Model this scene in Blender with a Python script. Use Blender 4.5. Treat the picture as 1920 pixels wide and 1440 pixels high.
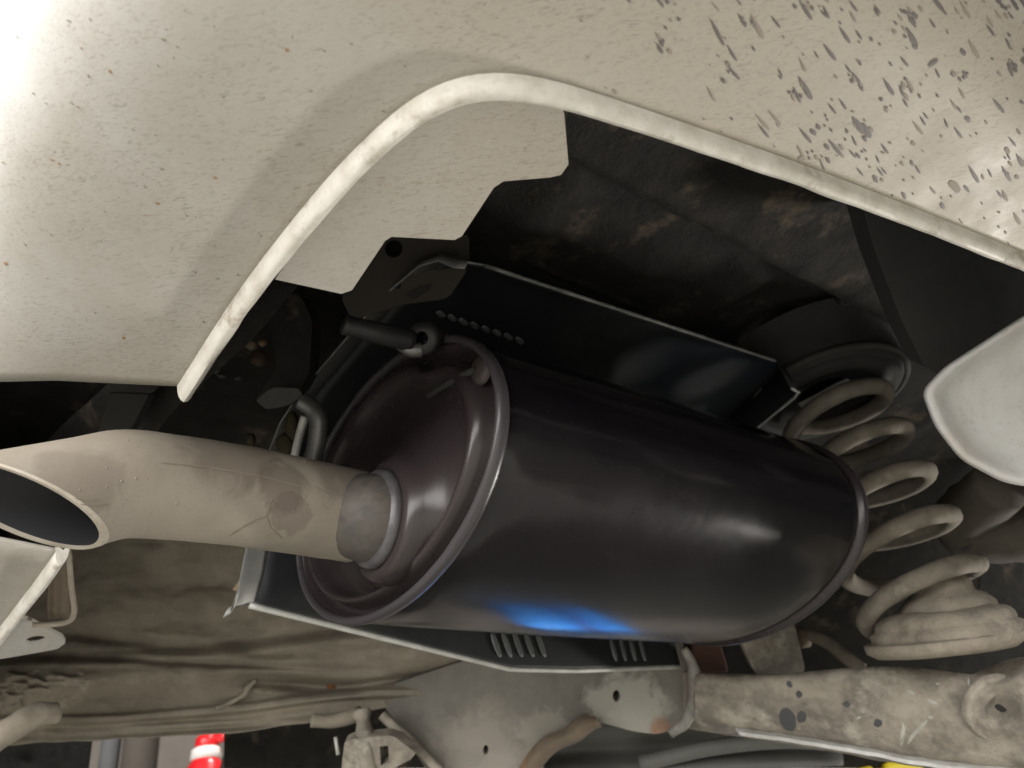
import bpy, bmesh, math, random
from mathutils import Vector, Matrix, noise
from mathutils.bvhtree import BVHTree

for o in list(bpy.data.objects):
    bpy.data.objects.remove(o, do_unlink=True)
scene = bpy.context.scene
COL = scene.collection
random.seed(7)

# ------------------------------------------------------------------ camera
PITCH, ROLL = math.radians(35.0), math.radians(11.0)
FPX = 1450.0                                   # focal length in pixels of the 1920 px wide photograph
cp, sp, cr, sr = math.cos(PITCH), math.sin(PITCH), math.cos(ROLL), math.sin(ROLL)
FWD = Vector((0, cp, sp))
UP0 = Vector((0, -sp, cp))
RIGHT = Vector((1, 0, 0)) * cr - UP0 * sr
UP = Vector((1, 0, 0)) * sr + UP0 * cr
cam_data = bpy.data.cameras.new('camera')
cam = bpy.data.objects.new('camera', cam_data)
COL.objects.link(cam)
cam_data.sensor_width = 36.0
cam_data.lens = 36.0 * FPX / 1920.0
cam_data.clip_start = 0.01
cam_data.clip_end = 200
cam.matrix_world = Matrix((RIGHT, UP, -FWD)).transposed().to_4x4()
cam_data.dof.use_dof = True
cam_data.dof.focus_distance = 0.46
cam_data.dof.aperture_fstop = 11.0
scene.camera = cam

# ------------------------------------------------------------------ world and lamps
world = bpy.data.worlds.new('World')
scene.world = world
world.use_nodes = True
bgn = world.node_tree.nodes['Background']
bgn.inputs[0].default_value = (0.80, 0.86, 1.0, 1)
bgn.inputs[1].default_value = 0.05


def area_lamp(name, loc, target, sx, sy, power, color, spread=180):
    d = bpy.data.lights.new(name, 'AREA')
    d.shape = 'RECTANGLE'
    d.size, d.size_y, d.energy, d.color = sx, sy, power, color
    d.spread = math.radians(spread)
    o = bpy.data.objects.new(name, d)
    COL.objects.link(o)
    o.location = loc
    o.rotation_euler = (Vector(target) - Vector(loc)).to_track_quat('-Z', 'Y').to_euler()
    return o


# daylight from the open side of the workshop, behind and above the photographer
area_lamp('door_daylight', (-1.2, -2.3, 1.15), (0.0, 0.3, 0.2), 3.6, 2.6, 400, (1.0, 0.975, 0.94))
# added fill lamp at the right, brightens the right bumper corner
area_lamp('side_fill', (2.3, -1.7, 0.9), (0.25, 0.2, 0.3), 2.2, 1.4, 300, (1.0, 0.985, 0.96))
# added fill lamp, brightens the blue cylinders and the far wall
area_lamp('far_fill', (0.1, 1.9, 1.7), (0.0, 2.8, -0.5), 0.8, 0.3, 55, (1.0, 0.97, 0.92), 80)
# low light reaching under the car from its far side
area_lamp('low_light', (1.66, 1.58, -0.66), (-0.1, 0.25, 0.27), 0.30, 0.10, 4.6, (1.0, 0.95, 0.88), 60)

scene.view_settings.view_transform = 'Standard'
scene.view_settings.look = 'None'
scene.view_settings.exposure = -0.22
scene.view_settings.gamma = 1.0
scene.render.engine = 'CYCLES'
scene.render.resolution_x, scene.render.resolution_y = 1024, 768


# ------------------------------------------------------------------ coordinates
def cvec(x, y, d):                               # camera frame (right, up, forward) -> world
    return RIGHT * x + UP * y + FWD * d


def ray(px, py):
    return cvec((px - 960.0) / FPX, (720.0 - py) / FPX, 1.0)


def P(px, py, d):
    return ray(px, py) * d


def PZ(px, py, z):
    r = ray(px, py)
    return r * (z / r.z)


def PP(px, py, point, normal):
    r = ray(px, py)
    return r * (point.dot(normal) / r.dot(normal))


# ------------------------------------------------------------------ mesh helpers
def new_obj(name, verts, faces, mat, parent=None, smooth=True, auto=None):
    me = bpy.data.meshes.new(name)
    off = Vector((0, 0, 0))
    p = parent
    while p is not None:
        off += Vector(p.location)
        p = p.parent
    me.from_pydata([tuple(Vector(v) - off) for v in verts], [], faces)
    bm = bmesh.new()
    bm.from_mesh(me)
    bmesh.ops.recalc_face_normals(bm, faces=bm.faces)
    if auto is not None:
        ang = math.radians(auto)
        for e in bm.edges:
            if len(e.link_faces) == 2:
                e.smooth = e.calc_face_angle(0) < ang
    for f in bm.faces:
        f.smooth = smooth
    bm.to_mesh(me)
    bm.free()
    if mat:
        me.materials.append(mat)
    o = bpy.data.objects.new(name, me)
    COL.objects.link(o)
    if parent:
        o.parent = parent
    return o


def tag(o, label=None, cat=None, group=None, kind=None):
    if label: o['label'] = label
    if cat: o['category'] = cat
    if group: o['group'] = group
    if kind: o['kind'] = kind
    return o


def thing(name, loc, label, cat, group=None):
    o = bpy.data.objects.new(name, None)
    o.empty_display_size = 0.02
    COL.objects.link(o)
    o.location = loc
    return tag(o, label, cat, group)


def bevel(o, w, seg=2, ang=35):
    m = o.modifiers.new('bevel', 'BEVEL')
    m.width, m.segments, m.limit_method, m.angle_limit = w, seg, 'ANGLE', math.radians(ang)
    return o


def grid(nu, nv, fn, closed_u=False, closed_v=False):
    V = [fn(i, j) for i in range(nu) for j in range(nv)]
    F = []
    for i in range(nu if closed_u else nu - 1):
        for j in range(nv if closed_v else nv - 1):
            a, b = i, (i + 1) % nu
            c, d = j, (j + 1) % nv
            F.append((a * nv + c, b * nv + c, b * nv + d, a * nv + d))
    return V, F


def catmull(pts, n):
    pts = [Vector(p) for p in pts]
    ext = [pts[0] * 2 - pts[1]] + pts + [pts[-1] * 2 - pts[-2]]
    out = []
    for i in range(1, len(ext) - 2):
        p0, p1, p2, p3 = ext[i - 1:i + 3]
        for k in range(n):
            t = k / n
            out.append(0.5 * ((2 * p1) + (p2 - p0) * t + (2 * p0 - 5 * p1 + 4 * p2 - p3) * t * t
                              + (3 * p1 - p0 - 3 * p2 + p3) * t ** 3))
    out.append(pts[-1])
    return out


def frames(path):
    T = []
    for i in range(len(path)):
        a, b = path[max(0, i - 1)], path[min(len(path) - 1, i + 1)]
        T.append((b - a).normalized())
    n = T[0].orthogonal().normalized()
    out = []
    for t in T:
        n = (n - t * n.dot(t)).normalized()
        out.append((t, n, t.cross(n)))
    return out


def tube(path, r, seg=16, caps=True, jit=0.0, seed=0):
    fr = frames(path)
    rad = r if callable(r) else (lambda t: r)
    n = len(path)
    V, F = [], []
    for i, p in enumerate(path):
        t, a, b = fr[i]
        rr = rad(i / (n - 1))
        for k in range(seg):
            th = 2 * math.pi * k / seg
            q = p + (a * math.cos(th) + b * math.sin(th)) * rr
            if jit:
                q += (q - p).normalized() * jit * noise.noise(q * 60 + Vector((seed, 0, 0)))
            V.append(q)
    for i in range(n - 1):
        for k in range(seg):
            k2 = (k + 1) % seg
            F.append((i * seg + k, i * seg + k2, (i + 1) * seg + k2, (i + 1) * seg + k))
    if caps:
        F.append(tuple(range(seg)))
        F.append(tuple((n - 1) * seg + k for k in range(seg)))
    return V, F


def lathe(base, axis, prof, seg=40, xdir=None):
    """prof: list of (radius, height along axis); radius may be a function of the angle"""
    ax = axis.normalized()
    u = (xdir or ax.orthogonal()).normalized()
    w = ax.cross(u)
    V, F = grid(len(prof), seg, lambda i, j: base + ax * prof[i][1] + (
        u * math.cos(2 * math.pi * j / seg) + w * math.sin(2 * math.pi * j / seg)) * max(prof[i][0], 1e-5), closed_v=True)
    return V, F


def plate(front, thick, holes=(), name='plate', mat=None, parent=None, smooth=False, bev=0.0, rough=0.0, sub=0):
    """a sheet of real thickness: closed outline(s) in 3D, back face offset by the vector thick"""
    bm = bmesh.new()
    loops = []
    for lp in [front] + list(holes):
        vs = [bm.verts.new(p) for p in lp]
        es = [bm.edges.new((vs[i], vs[(i + 1) % len(vs)])) for i in range(len(vs))]
        loops.append((vs, es))
    bmesh.ops.triangle_fill(bm, use_beauty=True, use_dissolve=False, edges=[e for l in loops for e in l[1]])
    bm.verts.index_update()
    fr = [tuple(v.index for v in f.verts) for f in bm.faces]
    V = [v.co.copy() for v in bm.verts]
    n = len(V)
    F = list(fr) + [tuple(i + n for i in reversed(f)) for f in fr]
    for vs, _ in loops:
        m = len(vs)
        for i in range(m):
            a, b = vs[i].index, vs[(i + 1) % m].index
            F.append((a, b, b + n, a + n))
    bm.free()
    V = V + [v + thick for v in V]
    o = new_obj(name, V, F, mat, parent, smooth=smooth, auto=40 if smooth else None)
    if bev:
        bevel(o, bev, 2, 30)
    return o


def rnd_poly(pts, r=0.25, n=4):
    """round the corners of a 2D pixel outline"""
    out = []
    m = len(pts)
    for i in range(m):
        a, b, c = [Vector(pts[(i + k) % m]) for k in (-1, 0, 1)]
        l = min((a - b).length, (c - b).length) * r
        s, e = b + (a - b).normalized() * l, b + (c - b).normalized() * l
        for k in range(n + 1):
            t = k / n
            out.append(s * (1 - t) ** 2 + b * 2 * t * (1 - t) + e * t * t)
    return out


# ------------------------------------------------------------------ materials
def M(name, col, rough=0.6, metal=0.0, coat=0.0, spec=0.5):
    m = bpy.data.materials.new(name)
    m.use_nodes = True
    b = m.node_tree.nodes['Principled BSDF']
    b.inputs['Base Color'].default_value = (*col, 1)
    b.inputs['Roughness'].default_value = rough
    b.inputs['Metallic'].default_value = metal
    b.inputs['Coat Weight'].default_value = coat
    b.inputs['Coat Roughness'].default_value = 0.12
    b.inputs['Specular IOR Level'].default_value = spec
    return m


class NT:
    def __init__(self, m):
        self.t = m.node_tree
        self.b = self.t.nodes['Principled BSDF']
        self.co = self.t.nodes.new('ShaderNodeTexCoord').outputs['Object']

    def new(self, kind, **kw):
        n = self.t.nodes.new(kind)
        for k, v in kw.items():
            setattr(n, k, v)
        return n

    def map(self, scale=(1, 1, 1), rot=(0, 0, 0), loc=(0, 0, 0)):
        n = self.new('ShaderNodeMapping')
        n.inputs['Scale'].default_value = scale
        n.inputs['Rotation'].default_value = rot
        n.inputs['Location'].default_value = loc
        self.t.links.new(self.co, n.inputs['Vector'])
        return n.outputs[0]

    def noise(self, scale, detail=6, rough=0.6, vec=None, dist=0.0):
        n = self.new('ShaderNodeTexNoise')
        n.inputs['Scale'].default_value = scale
        n.inputs['Detail'].default_value = detail
        n.inputs['Roughness'].default_value = rough
        n.inputs['Distortion'].default_value = dist
        self.t.links.new(vec or self.co, n.inputs['Vector'])
        return n.outputs['Fac']

    def voro(self, scale, vec=None, rnd=1.0):
        n = self.new('ShaderNodeTexVoronoi')
        n.inputs['Scale'].default_value = scale
        n.inputs['Randomness'].default_value = rnd
        self.t.links.new(vec or self.co, n.inputs['Vector'])
        return n.outputs['Distance']

    def ramp(self, fac, a, b):
        n = self.new('ShaderNodeMapRange')
        n.inputs['From Min'].default_value = a
        n.inputs['From Max'].default_value = b
        n.clamp = True
        self.t.links.new(fac, n.inputs['Value'])
        return n.outputs[0]

    def math(self, op, a, b):
        n = self.new('ShaderNodeMath', operation=op)
        for i, v in enumerate((a, b)):
            if isinstance(v, (int, float)):
                n.inputs[i].default_value = v
            else:
                self.t.links.new(v, n.inputs[i])
        return n.outputs[0]

    def mix(self, fac, a, b):
        n = self.new('ShaderNodeMix', data_type='RGBA')
        if isinstance(fac, (int, float)):
            n.inputs[0].default_value = fac
        else:
            self.t.links.new(fac, n.inputs[0])
        for i, v in ((6, a), (7, b)):
            if isinstance(v, tuple):
                n.inputs[i].default_value = (*v, 1)
            else:
                self.t.links.new(v, n.inputs[i])
        return n.outputs[2]

    def color(self, s):
        self.t.links.new(s, self.b.inputs['Base Color'])

    def rough(self, s):
        self.t.links.new(s, self.b.inputs['Roughness'])

    def bump(self, h, strength=0.3, dist=0.001):
        n = self.new('ShaderNodeBump')
        n.inputs['Strength'].default_value = strength
        n.inputs['Distance'].default_value = dist
        self.t.links.new(h, n.inputs['Height'])
        self.t.links.new(n.outputs[0], self.b.inputs['Normal'])


def grime(name, a, b, c=None, scale=30, rough=0.8, bump=0.4, bdist=0.002, metal=0.0, spec=0.3, lo=.35, hi=.65):
    """dusty metal: colour a broken by b, patches of c, lumpy bump"""
    m = M(name, a, rough, metal, spec=spec)
    n = NT(m)
    f = n.ramp(n.noise(scale, 8, .65), lo, hi)
    col = n.mix(f, a, b)
    if c:
        col = n.mix(n.ramp(n.noise(scale * .45, 6, .7), .56, .68), col, c)
    fine = n.noise(scale * 9, 4, .7)
    col = n.mix(n.math('MULTIPLY', n.ramp(fine, .55, .8), .45), col, tuple(x * .45 for x in a))
    n.color(col)
    n.bump(n.math('ADD', n.noise(scale * 2.4, 8, .7), n.math('MULTIPLY', fine, .35)), bump, bdist)
    return m


def bumper_paint():
    m = M('white_bumper_paint_dirty', (.62, .60, .55), .42, spec=.4)
    n = NT(m)
    sx = n.new('ShaderNodeSeparateXYZ')
    n.t.links.new(n.co, sx.inputs[0])
    side = n.ramp(n.math('ADD', sx.outputs[0], n.math('MULTIPLY', n.noise(7, 4, .6), .12)), -.10, .16)   # the side towards the wheel is dirtier
    base = n.mix(n.ramp(n.noise(11, 7, .68), .32, .68), (.455, .445, .42), (.365, .34, .295))
    base = n.mix(n.math('MULTIPLY', side, .8), base, (.36, .322, .262))
    # worm-like fine dirt traces
    v1 = n.map((120, 470, 470), (0, 0, .30))
    f1 = n.ramp(n.noise(1, 5, .66, v1, 2.2), .53, .66)
    patch = n.ramp(n.noise(13, 5, .65), .36, .6)
    base = n.mix(n.math('MULTIPLY', n.math('MULTIPLY', f1, n.math('ADD', n.math('MULTIPLY', patch, .75), .25)), .85), base, (.24, .21, .17))
    v2 = n.map((240, 800, 800), (0, 0, .15))
    f2 = n.ramp(n.noise(1, 3, .6, v2, 1.0), .58, .70)
    base = n.mix(n.math('MULTIPLY', f2, .6), base, (.27, .235, .19))
    # fine peppering and soft blots
    pep = n.ramp(n.noise(520, 3, .6), .66, .74)
    base = n.mix(n.math('MULTIPLY', pep, .3), base, (.24, .21, .175))
    blot = n.ramp(n.noise(55, 4, .6), .62, .74)
    base = n.mix(n.math('MULTIPLY', blot, .12), base, (.42, .36, .28))
    # dirt fades on the outer face; the white also paints in the corners' daylight
    clean_daylit = n.ramp(n.math('ADD', sx.outputs[2], n.math('MULTIPLY', n.noise(16, 5, .6), .016)), .034, .072)
    n.color(n.mix(clean_daylit, base, n.mix(n.math('MULTIPLY', f1, .12), (.80, .81, .81), (.4, .37, .33))))
    n.rough(n.ramp(n.noise(40, 5, .6), -.5, 1.4))
    n.bump(n.noise(260, 5, .6), .14, .0007)
    return m


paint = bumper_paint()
lip_paint = grime('white_lip_paint', (.62, .595, .54), (.46, .425, .36), (.32, .28, .22), 70, .5, .3, .0006, lo=.42, hi=.72)
tar = M('tar_dark_grey', (.125, .11, .105), .6)
tar_pale = M('tar_thin_brown', (.25, .215, .18), .7)
rustdot = M('rust_dot', (.30, .19, .10), .8)


def muffler_paint(name, base, r0, r1):
    m = M(name, base, r0, 0.0, coat=.0, spec=.32)
    n = NT(m)
    mr = n.new('ShaderNodeMapRange')
    n.t.links.new(n.noise(25, 6, .65), mr.inputs['Value'])
    mr.inputs['From Min'].default_value, mr.inputs['From Max'].default_value = .3, .7
    mr.inputs['To Min'].default_value, mr.inputs['To Max'].default_value = r0, r1
    rough_s = mr.outputs[0]
    d = n.math('MULTIPLY', n.ramp(n.noise(900, 2, .5), .70, .76), .35)
    d2 = n.math('MULTIPLY', n.ramp(n.noise(10, 6, .7), .5, .8), .03)
    sx = n.new('ShaderNodeSeparateXYZ')
    n.t.links.new(n.co, sx.inputs[0])
    film = n.ramp(n.math('ADD', sx.outputs[2], n.math('MULTIPLY', n.noise(14, 6, .6), .05)), .098, .072)
    n.rough(n.math('ADD', rough_s, n.math('MULTIPLY', film, .04)))
    streak = n.math('MULTIPLY', n.ramp(n.noise(1, 5, .6, n.map((14, 14, 120))), .58, .75), .06)
    n.color(n.mix(n.math('ADD', n.math('ADD', d, d2), n.math('ADD', streak, n.math('MULTIPLY', film, .05))), base, (.115, .112, .095)))
    n.bump(n.noise(14, 3, .5), .05, .002)
    return m


black_gloss = muffler_paint('muffler_black_gloss', (.007, .0055, .0075), .11, .19)
cap_gloss = muffler_paint('muffler_cap_gloss', (.028, .0215, .0225), .20, .30)


def pipe_mat():
    m = M('tail_pipe_dusty_tan', (.30, .25, .20), .62, .0, spec=.35)
    n = NT(m)
    col = n.mix(n.ramp(n.noise(16, 6, .6), .3, .7), (.245, .218, .178), (.185, .160, .128))

    def near(pt, rad):
        d = n.new('ShaderNodeVectorMath', operation='DISTANCE')
        n.t.links.new(n.co, d.inputs[0])
        d.inputs[1].default_value = pt
        return n.ramp(d.outputs['Value'], rad, 0)
    mo = AQ(ML / 2, 0, .177)
    tex = n.noise(34, 6, .6, None, 1.2)
    for pt, rad, lo, hi, k in ((P(520, 925, .465), .032, .78, .92, .60), (P(545, 965, .455), .020, .72, .80, .38), (P(420, 850, .46), .06, .85, 1.05, .55), (P(640, 890, .50), .05, .80, 1.0, .5), (P(150, 900, .39), .05, .95, 1.1, .3)):
        s_ = n.ramp(n.math('ADD', near(pt - mo, rad), n.math('MULTIPLY', tex, .9)), lo, hi)
        col = n.mix(n.math('MULTIPLY', s_, k), col, (.085, .066, .052))
    pits = n.ramp(n.voro(300), .16, .06)
    pm = n.math('MULTIPLY', pits, n.ramp(n.noise(38, 3, .5), .54, .6))
    col = n.mix(n.math('MULTIPLY', n.ramp(n.noise(700, 3, .6), .58, .75), .35), col, (.12, .09, .07))
    n.color(col)
    n.bump(n.math('ADD', n.math('MULTIPLY', n.noise(180, 6, .65), .5), n.math('MULTIPLY', pm, 1.2)), .4, .0012)
    return m


soot = M('soot_inside_pipe', (.018, .018, .021), .75)
bright_edge = grime('bare_pipe_rim', (.42, .38, .32), (.30, .26, .21), None, 60, .5, .2, .0005)
shield_mat = grime('heat_shield_steel', (.017, .019, .020), (.010, .0115, .012), (.027, .027, .025), 18, .5, .15, .001, metal=.1, spec=.4)
shield_edge = grime('heat_shield_edge', (.50, .50, .47), (.36, .36, .33), None, 50, .5, .1, .0005, metal=.2)
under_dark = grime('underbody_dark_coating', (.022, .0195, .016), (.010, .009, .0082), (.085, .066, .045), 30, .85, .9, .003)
under_brown = grime('underbody_dusty_brown', (.23, .202, .158), (.165, .143, .112), (.27, .238, .19), 20, .9, .35, .002)
inner_panel = grime('inner_side_panel', (.060, .060, .058), (.042, .042, .041), None, 9, .7, .2, .002)
dusty_arm = grime('dusty_suspension_metal', (.34, .305, .25), (.175, .155, .128), (.43, .40, .335), 21, .82, 1.0, .003, lo=.40, hi=.58)
arm_edge = grime('bare_arm_edge', (.52, .52, .50), (.38, .37, .34), None, 70, .6, .2, .0006)
dusty_spring = grime('dusty_spring_steel', (.215, .188, .15), (.125, .11, .088), (.27, .238, .19), 36, .88, .6, .0014)
dust_rubber = grime('dusty_rubber', (.28, .245, .195), (.19, .165, .13), (.11, .10, .085), 45, .92, .9, .002)
subframe_mat = grime('subframe_grey', (.125, .12, .110), (.085, .083, .078), (.185, .175, .15), 12, .75, .4, .003)
rust_metal = grime('rusty_flange', (.15, .115, .08), (.10, .082, .062), (.22, .13, .07), 40, .85, .5, .002)
rust_orange = grime('rust_orange', (.20, .085, .028), (.11, .05, .02), None, 60, .85, .4, .001)
rust_dim = grime('rust_dim', (.05, .028, .015), (.03, .02, .014), None, 60)
scuffed = grime('scuffed_paint_chips', (.42, .41, .36), (.30, .29, .25), None, 80, .7, .4, .001)
black_rod = grime('hanger_rod_black', (.020, .020, .020), (.012, .012, .012), (.045, .04, .034), 60, .45, .3, .0008)
steel_rod = grime('hanger_rod_steel', (.19, .185, .18), (.11, .11, .105), None, 60, .4, .25, .0008, metal=.6)
grey_plastic = grime('grey_wheel_arch_paint', (.50, .50, .49), (.44, .425, .40), (.47, .42, .36), 22, .5, .5, .0016)
raw_plastic = grime('bumper_inside_black_plastic', (.03, .03, .03), (.022, .022, .022), None, 20, .7)
black_hole = M('hole_shadow_steel', (.02, .019, .018), .9)
pan_grey = grime('floor_pan_grey', (.13, .13, .118), (.095, .095, .088), None, 9, .7, .2, .003)
mud = grime('dried_mud', (.30, .265, .215), (.22, .19, .15), None, 60, .95, .5, .002)
yellow_rubber = grime('dull_yellow_wax', (.035, .028, .011), (.02, .017, .009), None, 50, .8, .5, .002)

# ------------------------------------------------------------------ the setting
floor_mat = grime('workshop_floor_concrete', (.42, .41, .37), (.34, .33, .30), (.28, .27, .25), 2.2, .75, .2, .002)
wall_mat = grime('workshop_wall_grey', (.20, .175, .15), (.14, .125, .11), None, 1.6, .85, .1, .002)
FZ = -0.72
tag(new_obj('floor', [(-6, -6, FZ), (6, -6, FZ), (6, 6, FZ), (-6, 6, FZ)], [(0, 1, 2, 3)], floor_mat), kind='structure')
floor_sheet_mat = grime('floor_sheet_dark', (.048, .05, .042), (.034, .035, .030), None, 3, .9, .3, .003)  # dark sheet added over the floor, unseen, to darken the muffler's reflection
tag(new_obj('dark_floor_sheet', [(-6, .85, FZ + .004), (.95, .85, FZ + .004), (.95, -6, FZ + .004), (6, -6, FZ + .004), (6, 6, FZ + .004), (-6, 6, FZ + .004)], [(0, 1, 4, 5), (1, 2, 3, 4)], floor_sheet_mat), kind='structure')
tag(new_obj('wall', [(-6, 3.4, FZ), (6, 3.4, FZ), (6, 3.4, 3), (-6, 3.4, 3)], [(0, 1, 2, 3)], wall_mat), kind='structure')

# ------------------------------------------------------------------ muffler frame (fitted to the photograph)
MC = cvec(-0.09082495, -0.06951231, 0.5418059)
MA = cvec(0.80401725, -0.22488329, 0.55043961).normalized()
MU = cvec(0.58906465, 0.42733785, -0.68584634).normalized()
MV = cvec(-0.0809883, 0.8756768, 0.4760578).normalized()
ML, SA, SB = 0.3732, 0.1464, 0.0927
AH = Vector((MA.x, MA.y, 0)).normalized()         # along the muffler, level: towards the car's front
NH = Vector((AH.y, -AH.x, 0))                     # sideways, towards the camera
ZH = Vector((0, 0, 1))


def AQ(a, q, z):                                  # muffler-aligned coordinates -> world
    p = MC + AH * a + NH * q
    return Vector((p.x, p.y, z))


def to_aq(p):
    r = p - MC
    return r.dot(AH), r.dot(NH), p.z


tan_pipe = pipe_mat()

# ------------------------------------------------------------------ rear bumper
ZL = 0.270
bumper = thing('rear_bumper', PZ(900, 160, ZL), 'dirty white rear bumper corner with rolled lower lip, spattered with tar', 'bumper')
lip_px = [(332, 742), (450, 562), (600, 372), (700, 268), (775, 203), (845, 166), (925, 152), (1010, 162), (1110, 190),
          (1300, 253), (1500, 322), (1700, 398), (1920, 486), (2150, 580)]
lip = catmull([PZ(x, y, ZL) for x, y in lip_px], 8)
# resample evenly
def resample(path, n):
    L = [0]
    for i in range(1, len(path)):
        L.append(L[-1] + (path[i] - path[i - 1]).length)
    out, j = [], 0
    for k in range(n):
        s = L[-1] * k / (n - 1)
        while j < len(L) - 2 and L[j + 1] < s:
            j += 1
        t = (s - L[j]) / max(1e-9, L[j + 1] - L[j])
        out.append(path[j].lerp(path[j + 1], min(1, max(0, t))))
    return out


lip = resample(lip, 110)
for _ in range(6):
    lip = [lip[0]] + [(lip[i - 1] + lip[i] * 2 + lip[i + 1]) / 4 for i in range(1, len(lip) - 1)] + [lip[-1]]


def out_normals(path, side):
    fr = []
    for i in range(len(path)):
        t = (path[min(len(path) - 1, i + 1)] - path[max(0, i - 1)]).normalized()
        fr.append(Vector((t.y, -t.x, 0)) * side)
    for _ in range(8):
        fr = [fr[0]] + [((fr[i - 1] + fr[i] + fr[i + 1]) / 3).normalized() for i in range(1, len(fr) - 1)] + [fr[-1]]
    return fr


ON = out_normals(lip, 1.0)
if ON[0].dot(-AH) < 0:
    ON = [-n for n in ON]


def skin_profile(o0=0.058, slope=0.11, R=0.088, top=0.40):
    """(outward, rise) from the lip: gently rising underside, then a curve up into the outer face"""
    pts = [(0.0, 0.0065), (0.004, 0.0068)]
    n = 14
    for k in range(1, n + 1):
        o = 0.004 + (o0 - 0.004) * k / n
        pts.append((o, 0.0068 + slope * (o - 0.004)))
    a0 = math.atan(slope)
    o, z = pts[-1]
    a1 = math.radians(80)
    for k in range(1, 19):
        a = a0 + (a1 - a0) * k / 18
        pts.append((o + R * (math.sin(a) - math.sin(a0)), z + R * (math.cos(a0) - math.cos(a))))
    o, z = pts[-1]
    for k in range(1, 6):
        h = top * k / 5
        pts.append((o + h * math.cos(a1) * .6, z + h))
    return pts


prof = skin_profile()
NP = len(prof)
TL = (lip[1] - lip[0]).normalized()


def skin_pt(i, j):
    o, z = prof[j]
    f = max(0.0, min(1.0, (i / (len(lip) - 1) - .5) / .3))
    o *= 1 - .20 * f * f * (3 - 2 * f)
    p = lip[i] + ON[i] * o + ZH * z
    # the notch for the tail pipe cuts the end of the skin at a slant
    w = max(0.0, 1 - i / 14.0)
    p = p - TL * (w * (min(o, .16) * 0.52 + min(.12, max(0.0, z - .0125) * 1.5)))
    return p


V, F = grid(len(lip), NP, skin_pt)
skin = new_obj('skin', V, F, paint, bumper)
SKIN_BVH = BVHTree.FromPolygons(V, F)
sm = skin.modifiers.new('thick', 'SOLIDIFY')
sm.thickness, sm.offset, sm.material_offset = 0.003, -1.0, 1
skin.data.materials.append(raw_plastic)
c0 = skin.data.polygons[10]
if c0.normal.z > 0:                                # normals must look down and out, thickness goes up
    skin.data.flip_normals()


def lip_bead(path, normals, name, mat, parent, r=0.0049, inner=0.009):
    # moulded edge: a soft ridge hanging below the skin, its inner leg going up
    k = r / .0056
    sec = [(.0020, .0082), (.0008, .0055), (.0002, .0018), (-.0006, -.0014), (-.0022, -.0038), (-.0044, -.0047), (-.0066, -.0038), (-.0084, -.0012), (-.0094, .0030), (-.0098, .0125),
           (-.0076, .0125), (-.0066, .0060), (-.0010, .0090)]
    sec = [(o * k, z) for o, z in sec]

    def fn(i, j):
        o, z = sec[j]
        p = path[i] + normals[i] * o + ZH * (z + .0015)
        return p + normals[i] * (.0006 * noise.noise(path[i] * 40 + Vector((0, 0, j * .4)))) * (2.2 if j in (8, 9) else 1 if 2 < j < 8 else 0) + ZH * (.0012 * max(0, noise.noise(path[i] * 150 + Vector((3, 0, 0)))) if j in (7, 8) else 0)
    V, F = grid(len(path), len(sec), fn, closed_v=True)
    n = len(sec)
    F += [tuple(range(n)), tuple((len(path) - 1) * n + k for k in range(n))]
    return new_obj(name, V, F, mat, parent, auto=50)


lip_bead(lip, ON, 'rolled_lip', lip_paint, bumper)

# stepped inner flange behind the lip, with thickness
fl = [(516, 524), (640, 551), (660, 544), (722, 452), (734, 444), (852, 450), (866, 443), (926, 352), (944, 340), (1030, 333),
      (1052, 328), (1066, 308), (1058, 214), (1040, 170), (960, 150), (860, 158), (780, 200), (690, 285), (600, 395)]
fl3 = [PZ(x, y, ZL + .020) for x, y in fl]
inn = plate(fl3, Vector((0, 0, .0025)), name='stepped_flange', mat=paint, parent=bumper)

# the bumper on the other side of the tail pipe notch
lip2_px = [(103, 1050), (60, 1110), (-10, 1200), (-120, 1345), (-300, 1560)]
lip2 = resample(catmull([PZ(x, y, ZL) for x, y in lip2_px], 8), 40)
ON2 = out_normals(lip2, 1.0)
if ON2[0].dot(-AH) < 0:
    ON2 = [-n for n in ON2]
T2 = (lip2[1] - lip2[0]).normalized()


def skin2_pt(i, j):
    o, z = prof[j]
    w = max(0.0, 1 - i / 10.0)
    return lip2[i] + ON2[i] * o + ZH * z + T2 * (w * min(o, .16) * 0.06)


V, F = grid(len(lip2), NP, skin2_pt)
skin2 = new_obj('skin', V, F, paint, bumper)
if skin2.data.polygons[10].normal.z > 0:
    skin2.data.flip_normals()
sm = skin2.modifiers.new('thick', 'SOLIDIFY')
sm.thickness, sm.offset, sm.material_offset = 0.003, -1.0, 1
skin2.data.materials.append(raw_plastic)
lip_bead(lip2, ON2, 'rolled_lip', lip_paint, bumper)
tabp = rnd_poly([(-60, 1225), (36, 1154), (116, 1194), (123, 1206), (108, 1217), (60, 1226), (-60, 1246)], .2, 3)
hole = [(66 + 19 * math.cos(t) + 0, 1200 + 7 * math.sin(t) - 3 * math.cos(t)) for t in [k * math.pi / 8 for k in range(16)]]
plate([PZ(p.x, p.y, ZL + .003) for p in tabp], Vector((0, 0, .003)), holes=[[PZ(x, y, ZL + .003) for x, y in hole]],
      name='mounting_tab', mat=paint, parent=bumper, bev=.0006)


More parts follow.
